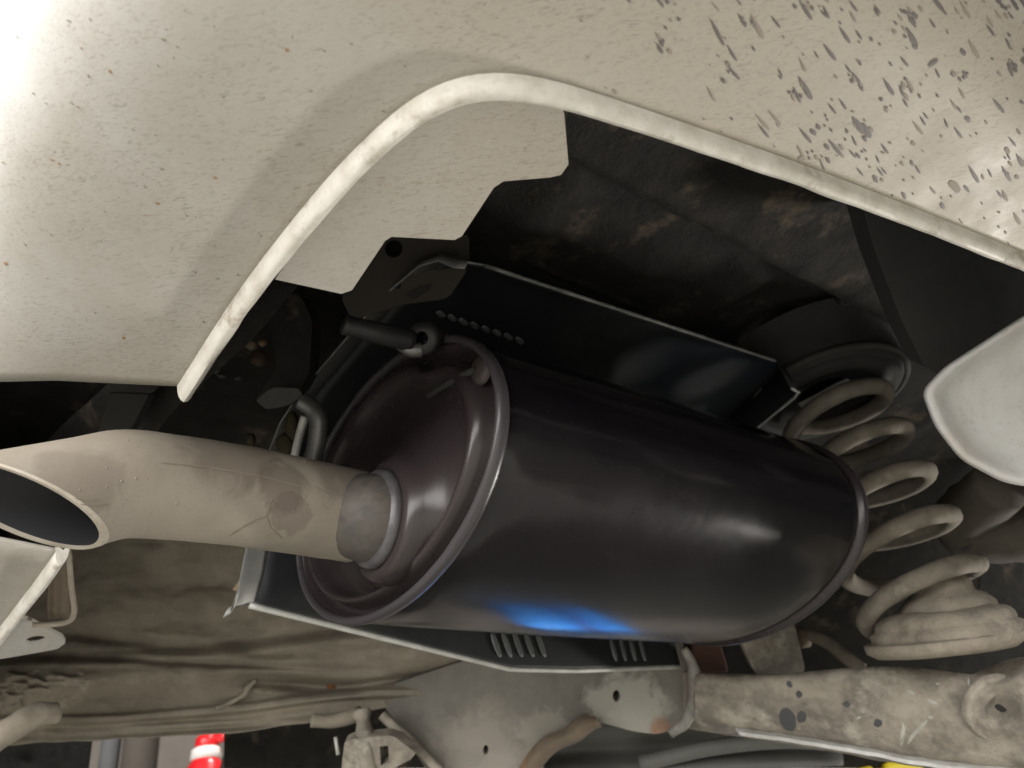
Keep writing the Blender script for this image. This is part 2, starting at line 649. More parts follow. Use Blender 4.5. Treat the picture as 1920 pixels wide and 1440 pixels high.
# tar spatter and rust specks lying on the skin
def flecks(name, mat, specs):
    V, F = [], []
    for (x, y, ln, wd, ang, kind) in specs:
        ca, sa = math.cos(ang), math.sin(ang)
        m = 10
        idx = []
        ok = True
        pts = []
        for k in range(m):
            t = 2 * math.pi * k / m
            u = math.cos(t)
            if kind == 0:                       # drop: thin tail at the start, round head at the end
                w = math.sin(t) * (0.30 + 0.70 * ((u + 1) / 2) ** .8)
            else:
                w = math.sin(t) * random.uniform(.6, 1.2)
            X = x + ca * u * ln - sa * w * wd
            Y = y + sa * u * ln + ca * w * wd
            r = ray(X, Y).normalized()
            h = SKIN_BVH.ray_cast(Vector((0, 0, 0)), r)
            if h[0] is None:
                ok = False
                break
            pts.append(h[0] - r * .0005)
        if not ok:
            continue
        c = sum(pts, Vector()) / m
        b = len(V)
        V += pts + [c - ray(x, y).normalized() * .0004]
        F += [(b + k, b + (k + 1) % m, b + m) for k in range(m)]
    return tag(new_obj(name, V, F, mat, bumper), kind='stuff')


def above_lip(x, y):
    pts = lip_px
    for (a, b), (c, d) in zip(pts, pts[1:]):
        if a <= x <= c:
            return y < b + (d - b) * (x - a) / (c - a) - 10
    return True


sp = []
while len(sp) < 360:
    x, y = random.uniform(1080, 1990), random.uniform(-40, 480)
    dens = min(1, max(0, (x - 1060) / 560)) ** 1.2
    if random.random() > dens or not above_lip(x, y):
        continue
    big = random.random() ** 2.6
    frac = min(1, max(0, (x - 1150) / 500))
    ln = 3.0 + 19 * big * (1 if y < 330 else .6)
    wd = (1.2 + 4.6 * big) * (.45 + .55 * frac)
    ang = math.radians(50 + 10 * frac + random.uniform(-9, 9))
    kd = 0 if ln > 8 else 1
    if kd == 1:
        wd = ln * random.uniform(.4, .8)
    sp.append((x, y, ln, wd, ang, kd))
    if random.random() < .12:                   # splash clusters
        for _ in range(random.randint(2, 5)):
            sp.append((x + random.uniform(-22, 22), y + random.uniform(-18, 18), random.uniform(2.5, 8), random.uniform(2, 4.5), ang, 1))
sp += [(1705 - 95, 235, 20, 9, .95, 0), (1625, 245, 16, 8, 1.1, 1), (1790, 350, 14, 9, .9, 1), (1750, 118, 12, 5, 2.4, 1), (1345, 60, 30, 4.5, 1.1, 0),
       (1420, 50, 26, 6, 1.1, 0), (1510, 165, 26, 7, 1.05, 0), (1710, 70, 22, 7, 1.1, 0), (1810, 18, 20, 4, 1.05, 0)]
flecks('tar_spatter', tar, [q for k, q in enumerate(sp) if k % 3])
flecks('thin_tar_spatter', tar_pale, [q for k, q in enumerate(sp) if k % 3 == 0])
flecks('rust_specks', rustdot, [(206, 134, 4.5, 3, 1.0, 1), (404, 334, 4, 3, .3, 1), (296, 382, 4, 2.5, .6, 1), (232, 634, 4, 2.5, .3, 1),
                                (96, 300, 3, 2.2, .3, 1), (110, 307, 3.5, 2, .6, 1), (538, 94, 4.5, 3.5, .4, 1), (145, 200, 2, 2, 0, 1),
                                (152, 90, 2.3, 2, 0, 1), (10, 494, 4, 3, .3, 1), (62, 175, 2, 2, 0, 1)])
browns = []
for _ in range(150):
    x, y = random.uniform(0, 1900), random.uniform(20, 620)
    if above_lip(x, y) and y < 700 - .3 * x * 0:
        browns.append((x, y, random.uniform(1.2, 4.5), random.uniform(.8, 2.2), random.uniform(0, .8), 1))
flecks('mud_specks', grime('mud_speck_brown', (.30, .26, .21), (.24, .205, .165), None, 60, .9), browns)

# ------------------------------------------------------------------ grey wheel arch end at the right
arch = thing('wheel_arch_trim', P(1800, 800, .50), 'light grey rounded wheel arch corner right of the coil spring', 'car panel')
ao = rnd_poly([(1727, 734), (1770, 688), (2060, 500), (2150, 700), (2100, 900), (1960, 918), (1880, 905), (1800, 862), (1752, 800)], .3, 4)


def arch_depth(x, y):
    return .485 + (x - 1727) * .00002


NA = 44
def arch_pt(i, j):
    # rings from the outline inwards; an edge fold, then a sunken, dusty face
    p = ao[i % len(ao)]
    c = Vector((1985, 745))
    k = j / 9
    s = [1.0, .985, .955, .91, .86, .80, .70, .5, .25, .0][j]
    q = c + (p - c) * s
    dz = [.010, .001, -.001, .001, .007, .011, .013, .013, .013, .013][j]
    r = P(q.x, q.y, arch_depth(q.x, q.y) + dz)
    return r + FWD * (.0008 * noise.noise(Vector((q.x, q.y, 0)) * .03)) * (1 if j > 4 else 0)


V, F = grid(len(ao), 10, arch_pt, closed_u=True)
a_o = new_obj('panel', V, F, grey_plastic, arch)
def arch_side(i, j):
    p = ao[i]
    d = arch_depth(p.x, p.y)
    base = P(p.x, p.y, d + .010)
    return base * (1 + .07 * j)
V, F = grid(len(ao), 2, arch_side, closed_u=True)
new_obj('return_edge', V, F, grey_plastic, arch)

# ------------------------------------------------------------------ muffler
muf = thing('muffler', AQ(ML / 2, 0, .177), 'glossy black oval muffler hung behind the bumper, with angled tail pipe', 'muffler')


def sec(a, s, th, ds=0.0):
    return MC + MA * a + MU * ((SA * s + ds) * math.cos(th)) + MV * ((SB * s + ds) * math.sin(th))


NS = 120
th = lambda k: 2 * math.pi * k / NS
sh_prof = [(.004, -.006), (.012, -.003), (.02, -.002)] + [(.02 + (ML - .04) * k / 24, -.002 + .0012 * math.sin(math.pi * k / 24)) for k in range(1, 24)] + [(ML - .02, -.002), (ML - .012, -.003), (ML - .004, -.006)]
V, F = grid(len(sh_prof), NS, lambda i, j: sec(sh_prof[i][0], 1, th(j), sh_prof[i][1]), closed_v=True)
shell = new_obj('shell', V, F, black_gloss, muf)


def rim(a0, name, mat):
    ring = [(a0 + .0046 * math.cos(2 * math.pi * k / 12), -.0032 + .0032 * math.sin(2 * math.pi * k / 12)) for k in range(12)]
    V, F = grid(12, NS, lambda i, j: sec(ring[i][0], 1, th(j), ring[i][1] + .0003 * noise.noise(Vector((j * .5, a0, 0)))), True, True)
    return new_obj(name, V, F, mat, muf)


rim_paint = muffler_paint('muffler_rim_worn', (.045, .040, .044), .22, .36)
rim(.001, 'near_rim', rim_paint)
rim(ML - .001, 'far_rim', rim_paint)

neck = PP(752, 979, MC, MA)
nrel = neck - MC
nu, nv = nrel.dot(MU), nrel.dot(MV)
cap_prof = [(.985, -.002), (.965, .0005), (.945, -.001), (.925, -.006), (.905, -.0095), (.885, -.0095), (.868, -.006), (.855, -.001), (.84, .0035), (.82, .0055), (.795, .0052), (.775, .002), (.755, -.0015),
            (.72, -.0045), (.66, -.003), (.60, -.001), (.55, .0015), (.51, .0045), (.48, .0085), (.45, .0125), (.425, .0150), (.40, .0162), (.37, .0165), (.34, .0165), (.32, .018), (.30, .0182), (.2, .0182), (.0, .0182)]


def cap_pt(i, j):
    s, h = cap_prof[i]
    t = th(j)
    # the stamped ridge swings inwards towards the hanger weld at the upper right
    d = math.atan2(math.sin(t - math.radians(52)), math.cos(t - math.radians(52)))
    w = math.exp(-(d / .20) ** 2) * max(0.0, 1 - abs(s - .86) / .17)
    s2 = s - .10 * w
    e = MU * (SA * s2 * math.cos(t)) + MV * (SB * s2 * math.sin(t))
    k = max(0.0, min(1.0, (.86 - s) / .46))
    k = k * k * (3 - 2 * k)
    rr = s / .40 * .036                             # circular around the pipe
    circ = MU * (nu + rr * math.cos(t)) + MV * (nv + rr * math.sin(t))
    return MC + e * (1 - k) + circ * k - MA * h


V, F = grid(len(cap_prof), NS, cap_pt, closed_v=True)
cap = new_obj('end_cap', V, F, cap_gloss, muf)
fc = [(1.0, ML - .006), (.93, ML - .012), (.85, ML - .004), (0, ML - .003)]
V, F = grid(len(fc), NS, lambda i, j: sec(fc[i][1], fc[i][0], th(j)), closed_v=True)
new_obj('far_cap', V, F, cap_gloss, muf)

# hanger weld boss at the upper right of the cap, with its pressed groove
bp = PP(895, 690, MC - MA * .002, MA)
V, F = lathe(bp + MA * .004, -MA, [(0.0105, 0), (.010, .002), (.008, .0035), (.005, .0042), (0, .0045)], 24)
V = [bp + (v - bp) - MU * 0 for v in V]
new_obj('weld_boss', V, F, grime('weld_boss_scuffed', (.055, .043, .038), (.03, .026, .024), None, 60, .45, .3, .001), cap)
V, F = tube([PP(x, y, MC - MA * .003, MA) for x, y in [(802, 742), (835, 722), (868, 703), (890, 694)]], .0022, 8)
new_obj('pressed_groove', V, F, black_hole, cap)

# tail pipe: neck, weld bead, sleeve with a slanted mouth
tp = [neck + MA * .006, neck - MA * .02, P(668, 967, .5135), P(650, 966, .509)]
V, F = tube(catmull(tp, 6), .0282, 40, jit=.0003)
new_obj('neck', V, F, grime('neck_pipe_sooty', (.085, .074, .062), (.05, .045, .040), (.032, .03, .028), 45, .6, .3, .0008), muf)
V, F = lathe(neck - MA * .0185, -MA, [(.0278, -.004), (.0310, -.003), (.0322, 0), (.0310, .0035), (.0278, .005)], 48)
new_obj('weld_bead', V, F, grime('weld_bead_grey', (.105, .10, .105), (.06, .058, .06), None, 70, .38, .5, .0008, metal=.3), muf)

TIPC = cvec(-0.25220591, -0.06269504, 0.39721546)
TIPT = cvec(-0.70528511, -0.14136412, -0.69468633).normalized()
TIPN = cvec(-0.1349823, -0.66643598, -0.73324134).normalized()
RP = .0302
cl = catmull([P(664, 967, .513), P(560, 948, .490), P(440, 927, .469), P(330, 914, .450), TIPC - TIPT * .050, TIPC - TIPT * .025, TIPC, TIPC + TIPT * .03, TIPC + TIPT * .085], 10)


def cut_tube(r, name, mat, parent, jit=0.0, start_in=True):
    V, F = tube(cl, (lambda t: r), 56, caps=False, jit=jit)
    bm = bmesh.new()
    vs = [bm.verts.new(v) for v in V]
    for f in F:
        bm.faces.new([vs[k] for k in f])
    bmesh.ops.bisect_plane(bm, geom=bm.verts[:] + bm.edges[:] + bm.faces[:], plane_co=TIPC, plane_no=TIPN, clear_outer=True)
    bm.verts.index_update()
    V = [v.co.copy() for v in bm.verts]
    F = [tuple(v.index for v in f.verts) for f in bm.faces]
    bm.free()
    return new_obj(name, V, F, mat, parent)


sleeve = cut_tube(RP, 'tail_pipe', tan_pipe, muf, .0003)
cut_tube(RP - .0016, 'inner_wall', soot, sleeve, 0, False)
# thin metal rim of the mouth
e1 = (TIPN.cross(TIPT)).normalized()
e2 = TIPT.cross(e1)


def mouth(i, j):
    t = 2 * math.pi * i / 96
    r = [RP + .0002, RP - .0018, RP - .0018, RP + .0002][j]
    base = e1 * math.cos(t) * r + e2 * math.sin(t) * r
    s = -(base.dot(TIPN)) / TIPT.dot(TIPN)
    return TIPC + base + TIPT * (s + [.0004, .0004, -.002, -.002][j])


V, F = grid(96, 4, mouth, True, True)
new_obj('mouth_rim', V, F, bright_edge, sleeve, auto=40)
# start edge of the sleeve
V, F = lathe(cl[0], -(cl[1] - cl[0]).normalized() * -1, [(.0280, .003), (.0288, .0), (RP - .0004, -.0004), (RP + .0003, .0004), (RP + .0003, .003)], 56)
new_obj('sleeve_edge', V, F, tan_pipe, sleeve)

# ------------------------------------------------------------------ heat shield tray over the muffler
shield = thing('heat_shield', AQ(.2, 0, .42), 'folded dark steel heat shield tray around the black muffler', 'heat shield')


def zbot(a):
    pts = [(-.03, .2445), (.22, .202), (.30, .203), (.458, .212)]
    for (a0, z0), (a1, z1) in zip(pts, pts[1:]):
        if a <= a1:
            return z0 + (z1 - z0) * max(0, (a - a0)) / (a1 - a0)
    return pts[-1][1]


def shield_sec(a):
    zb = zbot(a)
    near = .106 + (a - .02) * .055
    return [(near + .004, .398), (near - .002, .402), (near - .012, .416), (near - .03, .424), (.03, .43), (-.06, .43), (-.11, .426), (-.14, .412), (-.158, .385), (-.166, .35),
            (-.168, .31), (-.169, .27), (-.170, zb + .004), (-.172, zb)]


SHN = 44


def a_of(i, j, n):
    t = i / (SHN - 1)
    left = -.03 + .065 * (1 - j / (n - 1))
    right = .455 - .10 * max(0, 1 - j / 5)
    return left + (right - left) * t


def sh_pt(i, j):
    n = 14
    a = a_of(i, j, n)
    q, z = shield_sec(a)[j]
    p = AQ(a, q, z)
    return p


V, F = grid(SHN, 14, sh_pt)
tray = new_obj('tray', V, F, shield_mat, shield)
s = tray.modifiers.new('thick', 'SOLIDIFY')
s.thickness, s.offset = .0012, 0


def edge_strip(path, name, r=.0022):
    V, F = tube(path, r, 8)
    return new_obj(name, V, F, shield_edge, shield)


V, F = tube([sh_pt(i, 0) for i in range(SHN)], .0016, 8, jit=.0006)
new_obj('folded_edge', V, F, grime('shield_edge_dull', (.15, .15, .138), (.055, .055, .052), None, 30, .6, lo=.4, hi=.6), shield)
edge_strip([sh_pt(i, 13) for i in range(SHN)], 'folded_edge', .0026)
# left end: turned out flange strip that follows the section
lft = [sh_pt(0, j) for j in range(14)]
V, F = grid(14, 3, lambda i, j: lft[i] + [Vector(), -AH * .016, -AH * .020][j] + [Vector(), ZH * -.004, ZH * -.012][j])
fo = new_obj('end_flange', V, F, grime('shield_flange_grey', (.26, .26, .245), (.19, .19, .18), None, 30, .5, .15, .001, metal=.3), shield)
s = fo.modifiers.new('thick', 'SOLIDIFY'); s.thickness = .0012
rgt = [sh_pt(SHN - 1, j) for j in range(0, 6)]
V, F = grid(6, 3, lambda i, j: rgt[i] + [Vector(), AH * .006 - ZH * .012, AH * .008 - ZH * .03][j])
fo = new_obj('end_flange', V, F, shield_mat, shield)
s = fo.modifiers.new('thick', 'SOLIDIFY'); s.thickness = .0012
edge_strip([v + AH * .008 - ZH * .03 for v in rgt], 'folded_edge', .0014)


# pressed ribs on the far wall of the tray and along its roof
def rib(p0, p1, nrm, w):
    mid = (p0 + p1) / 2
    ax = (p1 - p0)
    L = ax.length
    ax.normalize()
    sd = ax.cross(nrm).normalized()
    V, F = grid(11, 9, lambda i, j: mid + ax * (L / 2 * -math.cos(math.pi * i / 10)) + (
        sd * math.cos(math.pi * j / 8) * w + nrm * math.sin(math.pi * j / 8) * w * .55) * max(.02, math.sin(math.pi * i / 10)) ** .6)
    new_obj('rib', V, F, grime_rib, shield)


grime_rib = grime('shield_rib', (.15, .155, .155), (.10, .105, .105), None, 40, .45, .1, .0006, metal=.3)
wallp = AQ(0, -.1685, 0)
for x in (922, 942, 963, 984, 1006):
    rib(PP(x, 1186, wallp, NH), PP(x + 16, 1232, wallp, NH), NH, .0032)
for x in (1145, 1163, 1181, 1199):
    rib(PP(x, 1198, wallp, NH), PP(x + 11, 1240, wallp, NH), NH, .0032)
roofp = Vector((0, 0, .4285))
for k in range(8):
    x, y = 820 + k * 21, 583 + k * 7.0
    rib(PP(x, y, roofp, ZH), PP(x + 13, y + 12, roofp, ZH), -ZH, .0029)

# ------------------------------------------------------------------ underbody above the muffler
def und_profile(q, a):
    pts = [(.60, .20), (.46, .30), (.40, .335), (.385, .40), (.36, .455), (.32, .475), (.285, .478), (.27, .455), (.262, .448), (.20, .445), (.188, .452), (.178, .482), (.12, .492),
           (-.1, .495), (-.25, .49), (-.6, .47), (-.9, .45)]
    for (q0, z0), (q1, z1) in zip(pts, pts[1:]):
        if q >= q1:
            t = (q - q0) / (q1 - q0)
            t = max(0, min(1, t))
            return z0 + (z1 - z0) * t
    return pts[-1][1]


QN, AN = 150, 150


def und_pt(i, j):
    q = .60 - 1.5 * (i / (QN - 1)) ** 1.25
    a = -.29 + 1.32 * j / (AN - 1)
    z = und_profile(q, a)
    p = AQ(a, q, z)
    z += .0025 * noise.noise(p * 9) + .0016 * noise.noise(p * 40) + .0008 * noise.noise(p * 110)
    if .17 < q < .275:                               # rippled sealer on the chassis rail
        z += .0022 * noise.noise(Vector((a * 90, q * 25, 0))) + .0015 * noise.noise(Vector((a * 210, q * 60, 4)))
    # pressings
    if q < .16:
        z -= .012 * max(0, math.cos((a - .1) * 26)) ** 4
    return AQ(a, q, z)


V, F = grid(QN, AN, und_pt)
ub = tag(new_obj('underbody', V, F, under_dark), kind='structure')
for q, r in ((.279, .0035), (.183, .003), (.06, .004)):
    pth = [AQ(a, q, und_profile(q, a) - .001) + ZH * .001 * noise.noise(Vector((a * 40, q, 0))) for a in [-.2 + .02 * k for k in range(60)]]
    V, F = tube(pth, r, 8, jit=.0012)
    new_obj('seam', V, F, under_dark, ub)
for (x, y, r) in ((1515, 440, .010), (1585, 560, .008)):
    c = PZ(x, y, .468)
    V, F = lathe(c, -ZH, [(r * .35, .002), (r * .5, .0035), (r, .003), (r * 1.15, -.004)], 20)
    new_obj('drain_rim', V, F, under_dark, ub)

# rear panel behind the bumper, left, closing the view to the back of the car
V, F = grid(40, 24, lambda i, j: AQ(-.045 - .012 * math.sin(j * .6) + .01 * noise.noise(Vector((i * .2, j * .3, 0))) - .20 * i / 39, .28 - 1.0 * i / 39, .36 + .16 * j / 23))
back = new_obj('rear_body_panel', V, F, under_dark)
tag(back, 'dark coated body panel behind the bumper, left of the muffler', 'body panel')

# side panel between bumper and wheel, right
sd = rnd_poly([(1600, 330), (2150, 560), (2150, 760), (1800, 720), (1735, 690), (1690, 600), (1640, 470)], .15, 3)
sp_o = plate([P(p.x, p.y, .62) for p in sd], FWD * .02 + ZH * .01, name='inner_side_panel', mat=inner_panel)
tag(sp_o, 'flat dark inner side panel behind the right bumper edge', 'body panel')
bevel(sp_o, .003)


# ------------------------------------------------------------------ sagging brown floor pan at the lower left
def pan_d(px, py):
    base = [(880, .98), (1010, .975), (1090, .985), (1150, .98), (1195, .955), (1225, .918), (1252, .905), (1285, .918), (1312, .922), (1322, .905), (1329, .902), (1338, .926), (1352, .920), (1372, .905), (1392, .902), (1408, .915)]
    yy = py - 12 * math.sin(px / 190.0 + .6) + (px - 450) * .045 - 10 * noise.noise(Vector((px * .004, 0, 2)))
    d = base[-1][1]
    for (y0, z0), (y1, z1) in zip(base, base[1:]):
        if yy <= y1:
            t = max(0, min(1, (yy - y0) / (y1 - y0)))
            d = z0 + (z1 - z0) * t * t * (3 - 2 * t)
            break
    amp = max(0.0, min(1.0, (px + 100) / 300.0))
    d = .93 + .55 * (d - .93) * (.35 + .65 * amp)
    q = Vector((px * .006, py * .011, 0))
    d += .012 * noise.noise(q) + .004 * noise.noise(q * 2.7) + .0012 * noise.noise(q * 7) + .0006 * noise.noise(q * 17)
    # long creases
    for (x0, y0, sl, w, h, L) in ((420, 1245, .05, 7, .016, 260), (760, 1272, -.13, 8, .02, 220), (300, 1352, -.04, 5, .012, 150), (400, 1366, -.06, 5, .012, 130), (860, 1250, -.20, 9, .02, 150), (230, 1200, .10, 12, .02, 120)):
        c = (py - (y0 + (px - x0) * sl)) / w
        d += .55 * h * math.exp(-c * c) * math.exp(-((px - x0) / L) ** 2)
    # dent with a torn seam
    k = math.hypot((px - 560) / 95.0, (py - 1283 - (px - 560) * .05) / 13.0)
    d += .03 * math.exp(-k * k)
    return d + .05 * max(0.0, (px - 800) / 300.0)


def pan_end(px):
    pts = [(-400, 1418), (0, 1398), (100, 1392), (300, 1382), (450, 1374), (540, 1360), (640, 1345), (760, 1318), (900, 1285), (1040, 1262), (1300, 1262)]
    for (x0, y0), (x1, y1) in zip(pts, pts[1:]):
        if px <= x1:
            return y0 + (y1 - y0) * max(0, px - x0) / (x1 - x0)
    return pts[-1][1]


NX, NY = 240, 200


def pan_pt(i, j):
    x = -400 + 1500 * i / (NX - 1)
    t = j / (NY - 1)
    ye = pan_end(x) + 3 * noise.noise(Vector((x * .02, 0, 0)))
    y = 880 + (ye - 880) * t
    return P(x, y, pan_d(x, y))


V, F = grid(NX, NY, pan_pt)
# rolled far edge
n0 = len(V)
for i in range(NX):
    e = pan_pt(i, NY - 1)
    V.append(e + Vector((0, .03, .012)))
    V.append(e + Vector((0, .06, .16)))
for i in range(NX - 1):
    a, b = i * NY + NY - 1, (i + 1) * NY + NY - 1
    c, d = n0 + 2 * i, n0 + 2 * (i + 1)
    F += [(a, b, d, c), (c, d, d + 1, c + 1)]
pan = new_obj('floor_pan', V, F, under_brown)
tag(pan, 'sagging brown dusty floor pan under the tail pipe at lower left', 'floor pan')

# seam flap and small rust chip on the pan
V, F = tube(catmull([P(x, y, pan_d(x, y) - .004) for x, y in [(480, 1275), (466, 1290), (458, 1303), (430, 1318), (405, 1328)]], 5), (lambda t: .004 - .002 * abs(t - .4)), 8, jit=.002)
new_obj('torn_seam', V, F, mud, pan)
V, F = lathe(P(622, 1287, pan_d(622, 1287) - .001), -FWD, [(.007, -.006), (.006, .001), (.003, .003), (0, .003)], 12)
new_obj('rust_chip', V, F, rust_orange, pan)
V, F = tube(catmull([P(x, y, .70) for x, y in [(474, 1062), (455, 1088), (440, 1106)]], 5), .0022, 8)
new_obj('hanging_thread', V, F, grime('thread_tan', (.25, .18, .11), (.18, .13, .08), None, 60), pan)

# mud clods at lower left
clods = thing('mud_clump', P(90, 1310, .8), 'crumbly dried mud stuck to the floor pan below the bumper tab', 'mud')


def clod_pt(i, j):
    u, v = i / 89.0, j / 39.0
    x = -120 + 330 * u
    y = 1262 + 86 * v - 22 * u
    fall = max(0.0, math.sin(math.pi * v)) ** .6 * max(0.0, min(1.0, (1 - u) * 2.2)) ** .7
    q = Vector((x * .03, y * .05, 0))
    n = .5 + .7 * noise.noise(q) + .4 * noise.noise(q * 2.3) + .14 * noise.noise(q * 5.1) + .05 * noise.noise(q * 11)
    return P(x, y, pan_d(x, y) + .004 - .016 * fall * max(0.0, n))


V, F = grid(90, 40, clod_pt)
new_obj('crust', V, F, mud, clods)
strut = thing('strut', P(30, 1370, .78), 'pale dusty strut poking in at the lower left corner', 'strut')
V, F = tube(catmull([P(-60, 1420, .74), P(10, 1372, .76), P(60, 1345, .78), P(105, 1335, .80)], 6), (lambda t: .014 - .003 * t), 14, jit=.003)
new_obj('rod', V, F, mud, strut)

# bracket behind the mounting tab
brk = thing('tab_bracket', P(110, 1150, .66), 'thin bent bracket hanging behind the bumper mounting tab', 'bracket')
V, F = grid(8, 8, lambda i, j: P(95 + 42 * i / 7 - 4 * j / 7, 1030 + 130 * j / 7 + (8 if i > 5 else 0), .66 + .004 * math.sin(i)))
o = new_obj('strap', V, F, rust_metal, brk)
s = o.modifiers.new('t', 'SOLIDIFY'); s.thickness = .002
V, F = tube(catmull([P(128, 1030, .655), P(134, 1100, .655), P(139, 1150, .655), P(120, 1168, .65), P(60, 1172, .64)], 6), .0024, 8)
new_obj('bent_edge', V, F, mud, brk)
# ------------------------------------------------------------------ hanger rods and brackets left of the muffler
hang = thing('hanger_rod', P(720, 620, .50), 'black hanger rod with rubber eye above the muffler end', 'hanger')
V, F = tube(catmull([P(642, 608, .475), P(700, 622, .485), P(770, 640, .50)], 8), (lambda t: .0062 + .001 * t), 14, jit=.0006)
new_obj('rod', V, F, black_rod, hang)
e0 = P(797, 634, .505)
V, F = lathe(e0, (ray(797, 634) + RIGHT * .3).normalized(), [(.0045, -.008), (.010, -.008), (.0112, -.004), (.0112, .006), (.0100, .008), (.0045, .008), (.0045, -.008)], 28)
new_obj('rubber_eye', V, F, black_rod, hang)
V, F = tube(catmull([P(748, 640, .50), P(770, 655, .50), P(790, 656, .502)], 5), .005, 10)
new_obj('spring_clip', V, F, steel_rod, hang)

hook = thing('hanger_hook', P(590, 800, .60), 'bent steel hook rod beside the left end of the muffler', 'hanger')
V, F = tube(catmull([P(566, 752, .60), P(584, 764, .598), P(597, 786, .596), P(594, 830, .594), P(582, 880, .59), P(572, 930, .59)], 8), .0072, 14)
new_obj('rod', V, F, steel_rod, hook)
V, F = tube(catmull([P(572, 780, .61), P(562, 815, .61), P(552, 860, .608), P(544, 920, .605)], 8), .0034, 10)
new_obj('bright_wire', V, F, shield_edge, hook)

foot_mat = grime('bracket_foot_dim', (.06, .06, .056), (.04, .04, .038), None, 40)
bracket = thing('body_bracket', P(500, 680, .64), 'dark folded bracket with rust patch left of the muffler', 'bracket')
pl = rnd_poly([(492, 560), (560, 548), (586, 600), (580, 700), (560, 735), (500, 770), (478, 750), (520, 690), (505, 620)], .2, 3)
plate([P(p.x, p.y, .64 + (p.y - 650) * .0001) for p in pl], FWD * .03, name='plate', mat=under_dark, parent=bracket, bev=.003)
pl = rnd_poly([(478, 752), (510, 726), (560, 728), (568, 742), (540, 760), (500, 768)], .3, 3)
plate([P(p.x, p.y, .622) for p in pl], FWD * .012, name='foot', mat=foot_mat, parent=bracket, bev=.002)
for (x, y, r, m) in ((470, 646, .0045, rust_metal), (491, 643, .003, rust_metal), (484, 672, .007, rust_dim), (404, 694, .003, subframe_mat), (415, 704, .0025, foot_mat), (446, 708, .0025, foot_mat)):
    V, F = lathe(P(x, y, .632), -FWD, [(r, -.004), (r * .95, .002), (r * .5, .004), (0, .0045)], 12)
    V = [v + Vector((1, 1, 1)) * .0012 * noise.noise(v * 300) for v in V]
    new_obj('bolt_head', V, F, m, bracket)
V, F = tube(catmull([P(478, 568, .62), P(492, 575, .62), P(505, 582, .618)], 4), .0022, 8)
new_obj('pin', V, F, steel_rod, bracket)

plug = thing('holed_plate', P(770, 500, .62), 'dark perforated chassis plate below the stepped white flange', 'bracket')
pl = rnd_poly([(690, 440), (880, 440), (880, 500), (840, 560), (760, 570), (660, 600), (640, 560)], .2, 3)
def circ(x, y, r, n=14):
    return [P(x + r * math.cos(2 * math.pi * k / n), y + r * math.sin(2 * math.pi * k / n), .60) for k in range(n)]
plate([P(p.x, p.y, .60) for p in pl], FWD * .003, holes=[circ(738, 466, 17), circ(814, 491, 8), circ(745, 535, 7)], name='plate', mat=grime('chassis_plate_brown', (.055, .046, .036), (.04, .035, .03), None, 20), parent=plug)
pl = rnd_poly([(762, 552), (800, 533), (806, 542), (772, 562)], .3, 2)
plate([P(p.x, p.y, .596) for p in pl], FWD * .002, name='slot', mat=black_hole, parent=plug)

# yellow wax deposit lumps behind the tail pipe
wax = thing('wax_deposit', P(545, 830, .66), 'dull yellow wax smear behind the hook above the tail pipe', 'wax')
for (x, y, w, h) in ((548, 800, 14, 30), (535, 835, 18, 24), (470, 825, 10, 14)):
    V, F = grid(10, 16, lambda i, j: P(x + w * math.sin(math.pi * i / 18) * math.cos(j * math.pi / 8) * (1 + .3 * noise.noise(Vector((j, x, 0)))), y + h * math.sin(math.pi * i / 18) * math.sin(j * math.pi / 8), .672 - .008 * math.cos(math.pi * i / 18)), closed_v=True)
    new_obj('smear', V, F, yellow_rubber, wax)

# pale strip seen through the notch
strip = thing('bumper_stay', P(220, 770, .56), 'dim grey diagonal stay seen in the dark gap above the tail pipe', 'stay')
pl = [(205, 735), (280, 738), (262, 775), (232, 830), (175, 835)]
plate([P(x, y, .56) for x, y in pl], FWD * .01, name='stay', mat=grime('stay_grey', (.022, .021, .019), (.018, .017, .016), None, 20), parent=strip, bev=.001)

# ------------------------------------------------------------------ coil spring
SC = Vector((.336, .743, 0))
ctr = P(1768, 1200, .70)
SC = Vector((ctr.x, ctr.y, 0))
Z0, Z1, SRAD, WR = .158, .425, .0560, .0089
spring = thing('coil_spring', (SC.x, SC.y, Z0), 'dusty brown coil spring standing right of the muffler', 'spring')
PITCHZ, PH = .0490, math.radians(325)
turns = (Z1 - Z0) / PITCHZ
npt = int(turns * 40)
path = []
for k in range(npt + 1):
    t = k / npt
    z = Z0 + (Z1 - Z0) * t
    aa = PH + 2 * math.pi * turns * t
    path.append(SC + Vector((math.cos(aa) * SRAD, math.sin(aa) * SRAD, z)))
V, F = tube(path, WR, 14, jit=.0006)
new_obj('coil', V, F, dusty_spring, spring)

seat = thing('spring_perch', (SC.x, SC.y, .12), 'dusty rubber seat with conical stop under the coil spring', 'spring perch')
tilt = (ZH + Vector((.06, -.30, 0))).normalized()
b0 = SC + ZH * .150
SR = RIGHT * 1.0
V, F = lathe(b0, tilt, [(0, -.008), (.05, -.008), (.066, -.0065), (.074, -.001), (.0755, .006), (.073, .008), (.070, .004), (.066, .004), (.03, .006), (0, .006)], 64)
V = [b0 + (v - b0) * .88 + (v - b0) * .07 * noise.noise(v * 22) for v in V]
new_obj('dish', V, F, dust_rubber, seat)
V, F = lathe(b0 + RIGHT * .004, tilt, [(.068, .002), (.070, .008), (.0695, .015), (.064, .018), (.0645, .021), (.062, .028), (.050, .033), (.040, .034)], 72)
V = [b0 + (v - b0) * (.92 + .06 * noise.noise(v * 26) + .03 * noise.noise(v * 90)) + ZH * .002 * noise.noise(v * 55) for v in V]
new_obj('rubber_ring', V, F, dust_rubber, seat)
